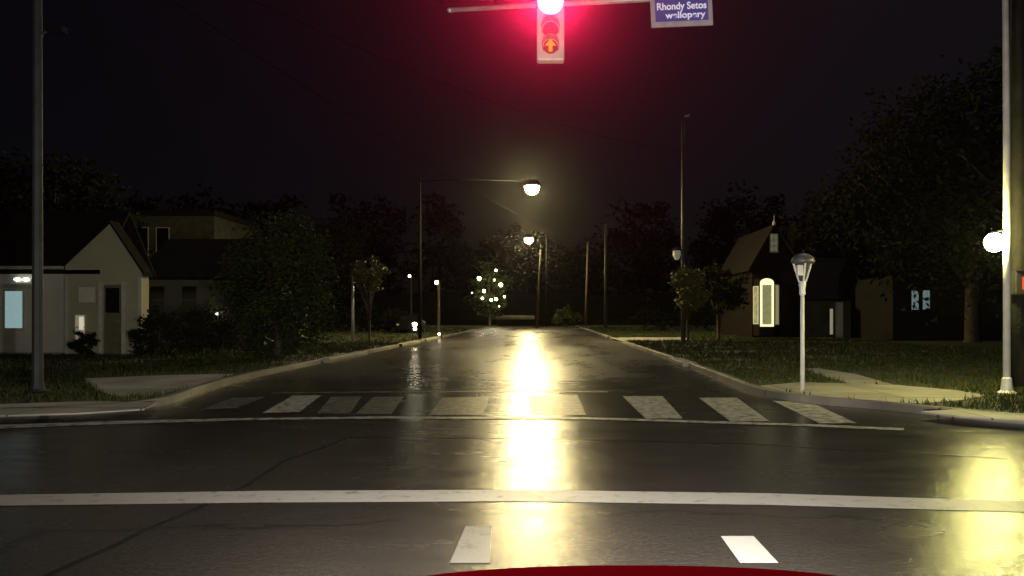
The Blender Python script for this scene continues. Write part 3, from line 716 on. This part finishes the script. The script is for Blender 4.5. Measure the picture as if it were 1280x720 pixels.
wn_ = window(h, X(95, yg), X(107, yg), Z(424, yg), Z(394, yg), yg, mat('lit_curtain', (.5,.48,.38), .5, var=.5, scale=4, emit=(1,.88,.6), estr=.13), frame=M_TRIM, fw=.04, bars=(1, 2))
MB().box(X(100, yg), X(105, yg), yg-.06, yg-.03, Z(412, yg), Z(396, yg)).build('lamp_glow', glow('window_lamp', (1,.92,.7), .55), wn_)
dr = MB().box(X(131, yg), X(152, yg), yg-.04, yg-.002, gz, Z(356, yg)).build('door', M_DOOR, h)
MB().box(X(133, yg), X(150, yg), yg-.055, yg-.042, Z(391, yg), Z(360, yg)).build('door_glass', M_GLASS, dr)
MB().ball((X(149.5, yg), yg-.07, Z(402, yg)), .03, 8, 6).build('handle', M_GALV, dr)
for q in (127.5, 156): MB().box(X(q, yg)-.07, X(q, yg)+.07, yg-.10, yg-.002, gz, Z(352, yg)).build('pilaster', M_TRIM, h)
MB().box(X(124, yg), X(160, yg), yg-.7, yg-.002, 0, .19).build('doorstep', M_CONC, h)

MB().tube([(xa-.3, d-.36, Z(331, d)-.12), (xb-.03, d-.36, Z(331, d)-.12)], .055, 8).build('gutter', M_TRIM, h)
for q in (xb+.05, xc-.05): MB().box(q-.06, q+.06, yg-.03, yg-.002, .2, Z(345, yg)).build('corner_board', M_TRIM, h)

# grey house behind
d = 38.0
h = thing('grey_house', (X(235, d), d, gz), 'dim grey house with a dark roof behind the cream house, a small porch light on', 'house')
MB().box(X(176, d), X(330, d), d, d+7, 0, Z(346, d)).build('wall', M_GREY, h)
gable_roof_x(X(176, d)-.3, X(330, d)+.3, d, d+7, Z(346, d)+.01, Z(302, d+3.5)).build('roof', M_ROOF, h)
window(h, X(188, d), X(206, d), Z(392, d), Z(358, d), d, M_GLASS, frame=M_GREY, bars=(1, 2))
window(h, X(228, d), X(246, d), Z(392, d), Z(358, d), d, M_GLASS, frame=M_GREY, bars=(1, 2))
dr = MB().box(X(262, d), X(270.5, d), d-.05, d-.002, gz, Z(366, d)).build('door', M_DOOR, h)
MB().ball((X(273.5, d), d-.16, Z(392, d)), .075, 10, 7).build('porch_light', glow('porch_light', (1, .97, .85), 5), h, smooth=True)
# pale taller block
d = 62.0
h = thing('pale_block', (X(212, d), d, gz), 'faint pale two-storey block rising above the grey house roof', 'house')
MB().box(X(158, d), X(268, d), d, d+9, 0, Z(270, d)).build('wall', M_TAN, h)
MB().box(X(156, d), X(270, d), d-.3, d+9.3, Z(270, d)+.002, Z(263, d)).build('roof', M_ROOF, h)
for q in (170, 196): window(h, X(q, d), X(q+15, d), Z(318, d), Z(285, d), d, M_GLASS)

# brick house at the right with the gable and the bay
d = 50.0
h = thing('brick_house', (X(985, d), d, gz), 'dark brick house with a pointed gable and a brightly outlined bay window', 'house')
xl_, xr_ = X(940, d), X(1000, d)
MB().box(xr_-.2, X(1112, d), d+1.2, d+9, 0, Z(372, d)).build('wing_wall', M_TAN, h)
gable_roof_x(xr_-.4, X(1118, d), d+1.2, d+9, Z(372, d)+.01, Z(325, d+5)).build('wing_roof', M_ROOF, h)
xm = X(967, d)
MB().wallpoly([(xl_, 0), (xr_, 0), (xr_, Z(330, d)), (xm, Z(283, d)), (xl_, Z(330, d))], d, d+9).build('wall', M_BRICK, h)
gable_roof_y(xl_, xr_, d-.25, d+9.2, Z(330, d), Z(330, d), xm, Z(283, d)+.01, ov=.25).build('roof', M_ROOF, h)
MB().lathe([(.10,0),(.12,.15),(.03,.3),(.0,.75)], (xm, d-.1, Z(282, d)), 8).build('finial', M_TRIM, h)
MB().box(X(1018, d), X(1032, d), d+4, d+4.8, Z(345, d), Z(292, d)).build('chimney', M_BRICK, h)
gw = window(h, X(963, d), X(971.5, d), Z(314, d), Z(293, d), d, mat('dim_gable_glass', (.3,.28,.2), .3, var=.6, scale=5, emit=(.9,.85,.55), estr=.09), frame=M_TRIM, fw=.05, bars=(2, 3))
# bay: three faces
by = d-.8; b0, b1, b2, b3 = X(942, d), X(949, by), X(968, by), X(973, d)
zb0, zb1 = Z(408, d), Z(354, d)
bay = MB().prism([(b0, d), (b1, by), (b2, by), (b3, d)], zb0-.55, zb1+.25, True).build('bay', M_BRICK, h)
M_FRAME = glow('emissive_window_frame', (1.0, .93, .52), 1.25); M_BAYGL = mat('bay_glass', (.2,.2,.12), .3, var=.7, scale=4, emit=(.80,.78,.36), estr=.26)  # bay frame emits evenly to draw the bright window outline
def face_frame(pA, pB, z0, z1, m_f, m_p, fw=.09):
    pA, pB = Vector(pA), Vector(pB); u = (pB-pA).normalized(); n_ = Vector((u.y, -u.x)); L_ = (pB-pA).length
    def bar(s0, s1, za_, zb_, o0, o1):
        q = [pA+u*s0+n_*o0, pA+u*s1+n_*o0, pA+u*s1+n_*o1, pA+u*s0+n_*o1]
        return [(p.x, p.y, za_) for p in q] + [(p.x, p.y, zb_) for p in q]
    F8 = [(0,3,2,1),(4,5,6,7),(0,1,5,4),(1,2,6,5),(2,3,7,6),(3,0,4,7)]
    mb = MB()
    for s0, s1, za_, zb_ in ((.05,.05+fw,z0,z1),(L_-.05-fw,L_-.05,z0,z1),(.05+fw,L_-.05-fw,z1-fw,z1),(.05+fw,L_-.05-fw,z0,z0+fw)):
        mb.add(bar(s0, s1, za_, zb_, .004, .06), F8)
    w_ = mb.build('window', m_f, bay)
    MB().add(bar(.05+fw, L_-.05-fw, z0+fw, z1-fw, .004, .03), F8).build('pane', m_p, w_)
face_frame((b0, d), (b1, by), zb0+.15, zb1-.2, mat('dim_frame', (.5,.48,.35), .5, emit=(1,.93,.5), estr=.35), M_BAYGL, .05)
face_frame((b1, by), (b2, by), zb0, zb1, M_FRAME, M_BAYGL, .13)
arch = []
for k in range(13): a_ = math.pi*k/12; arch.append(((b1+b2)/2 + math.cos(a_)*((b2-b1)/2-.05), zb1 + .004 + math.sin(a_)*.26))
MB().wallpoly(arch, by-.06, by-.004).build('arched_fanlight', M_FRAME, bay)
face_frame((b2, by), (b3, d), zb0+.1, zb1-.1, mat('dim_frame2', (.4,.38,.25), .5, emit=(1,.93,.5), estr=.05), M_BAYGL, .04)
yw = d+1.2
dw = window(h, X(1037, yw), X(1041, yw), Z(418, yw), Z(386, yw), yw, mat('hall_light', (.5,.45,.35), .4, emit=(1,.88,.6), estr=.22), frame=M_TAN, fw=.05)
MB().box(X(1044, yw), X(1052, yw), yw-.25, yw-.002, gz, Z(378, yw)).build('door_post', M_TRIM, h)

# low dark house at the right
d = 45.0
h = thing('low_house', (X(1180, d), d, gz), 'low unlit house under the looming tree with one pair of pale blue windows', 'house')
MB().box(X(1116, d), X(1300, d), d, d+8, 0, Z(345, d)).build('wall', mat('dark_render', (.022,.020,.016), .9, spec=.1, var=.2), h)
gable_roof_x(X(1112, d), X(1306, d), d, d+8, Z(345, d)+.01, Z(290, d+4)).build('roof', M_ROOF, h)
M_PB = mat('pale_blue_pane', (.4,.45,.45), .4, var=.5, scale=3, emit=(.50,.78,.78), estr=.16)
for q in (1139, 1153): window(h, X(q, d), X(q+9, d), Z(387, d), Z(363, d), d, M_PB, frame=M_GLASS, fw=.04)

# ------------------------------------------------------------------ cars
def wheel(parent, cx, cyy, cz, r, wd):
    t0 = MB(); n = 24
    prof = [(r*.62, -wd/2), (r*.95, -wd/2), (r, -wd*.3), (r, wd*.3), (r*.95, wd/2), (r*.62, wd/2)]
    vs_ = []; fs_ = []
    for rr, xx in prof: vs_ += [(cx+xx, cyy+rr*math.cos(2*math.pi*k/n), cz+rr*math.sin(2*math.pi*k/n)) for k in range(n)]
    for i in range(len(prof)-1):
        for k in range(n): fs_.append((i*n+k, i*n+(k+1) % n, (i+1)*n+(k+1) % n, (i+1)*n+k))
    w_ = t0.add(vs_, fs_).build('wheel', M_TYRE, parent, smooth=True)
    MB().tube([(cx-wd*.35, cyy, cz), (cx+wd*.35, cyy, cz)], r*.63, 18).build('rim', M_GALV, w_)
M_CAR.node_tree.nodes['Principled BSDF'].inputs['IOR'].default_value = 1.15
# own car: only its bonnet edge shows
cx0 = .20
car = thing('red_car', (cx0, 0, 0), 'dark red car in the foreground, only the edge of its bonnet showing', 'car')
def loft(rows, name, m, parent):
    n = len(rows[0]); vs_ = [v for r_ in rows for v in r_]; fs_ = []
    for i in range(len(rows)-1):
        for k in range(n-1): fs_.append((i*n+k, i*n+k+1, (i+1)*n+k+1, (i+1)*n+k))
    return MB().add(vs_, fs_).build(name, m, parent, smooth=True)
rows = []
for y, z in ((.35,1.06),(.8,1.035),(1.2,1.005),(1.55,.965),(1.80,.927),(1.90,.908),(1.97,.875),(2.02,.82),(2.03,.76)):
    rows.append([(cx0+u, y - .20*abs(u/.86)**3*(y/2.03)**2, z - .055*u*u - .06*abs(u/.86)**6) for u in [(-.86+1.72*k/24) for k in range(25)]])
loft(rows, 'bonnet', M_CAR, car)
rows = []
for z, off in ((.758,0),(.62,.03),(.5,.06),(.36,.07),(.25,.02)):
    rows.append([(cx0+u, 2.035+off - .30*abs(u/.88)**3, z - (.07 if z > .7 else 0)*abs(u/.88)**2*1.6) for u in [(-.88+1.76*k/24) for k in range(25)]])
loft(rows, 'front_bumper', M_CAR, car)
MB().box(cx0-.42, cx0+.42, 2.06, 2.10, .52, .64).build('grille', M_BLACK, car)
for s in (-1, 1):
    rows = []
    for y in (-2.3, -1.2, .2, .55, 1.0, 1.4, 1.75):
        rows.append([(cx0+s*(.885-.03*(y > 1.6)), y, z) for z in (.32 if not (.6 < y < 1.5) else .70, .72, .86)] + [(cx0+s*.86, y, .955 if y < 1.2 else .90 if y < 1.6 else .84)])
    loft(rows, 'fender', M_CAR, car)
    hl = MB().ball((cx0+s*.66, 1.98, .70), .13, 14, 8, (1.2, .5, .6)).build('headlight', mat('headlight_glass', (.6,.6,.6), .1, emit=(1,.95,.85), estr=2), car, smooth=True)
    wheel(car, cx0+s*.80, 1.05, .34, .34, .22)
    sp = bpy.data.lights.new('headlight_beam', 'SPOT'); sp.energy = 2300; sp.color = (1, .93, .80); sp.spot_size = R(112); sp.spot_blend = 1; sp.shadow_soft_size = .06
    so_ = bpy.data.objects.new('headlight_beam', sp); COL.objects.link(so_); so_.location = (cx0+s*.66, 2.16, .72)
    so_.rotation_euler = (R(90+5), 0, R(0)); so_.parent = car; so_.location = (s*.66, 2.16, .72)
# parked car far left, facing us with its lamp lit
d = 62.0; cx = X(507, d)
pc = thing('parked_car', (cx, d, gz), 'dark parked car on the far left driveway with one headlight on', 'car')
bp_ = [(-.9,.28),(.9,.28),(.92,.7),(.86,.98),(.66,1.48),(-.66,1.48),(-.86,.98),(-.92,.7)]
MB().wallpoly([(cx+a_, gz+b_) for a_, b_ in bp_[:4]+bp_[6:]], d+.2, d+4.3).build('body', mat('dark_car_paint', (.006,.006,.007), .6, spec=.1), pc, bevel=.08)
MB().wallpoly([(cx+a_, gz+b_) for a_, b_ in (( .82,.985),(.64,1.48),(-.64,1.48),(-.82,.985))], d+1.4, d+3.7).build('cabin', M_GLASS, pc, bevel=.06)
for s in (-1, 1):
    for yy in (1.0, 3.5): wheel(pc, cx+s*.82, d+yy, gz+.32, .32, .2)
MB().ball((cx-.66, d+.18, gz+.72), .10, 10, 7, (1.2,.5,.8)).build('headlight', mat('unlit_headlight', (.5,.5,.5), .2, var=.1), pc, smooth=True)
MB().ball((cx+.68, d+.16, gz+.74), .15, 12, 8, (1.2,.6,1)).build('headlight', glow('parked_headlight', (1,.9,.62), 60), pc, smooth=True)
MB().ball((cx+.70, d+.15, gz+.38), .10, 12, 8, (1.3,.6,1)).build('fog_light', glow('fog_light', (1,.9,.62), 25), pc, smooth=True)

# ------------------------------------------------------------------ damp night air
hz = bpy.data.materials.new('damp_air'); hz.use_nodes = True
N = hz.node_tree.nodes; N.remove(N['Principled BSDF'])
pv = N.new('ShaderNodeVolumePrincipled'); pv.inputs['Density'].default_value = .00011
pv.inputs['Color'].default_value = (.9, .9, .92, 1); pv.inputs['Anisotropy'].default_value = .95
hz.node_tree.links.new(pv.outputs[0], N['Material Output'].inputs['Volume'])
tag(MB().box(-440, 440, -70, 460, -1.2, 42).build('haze', hz), 'thin damp night air over the whole street', 'haze', kind='stuff')
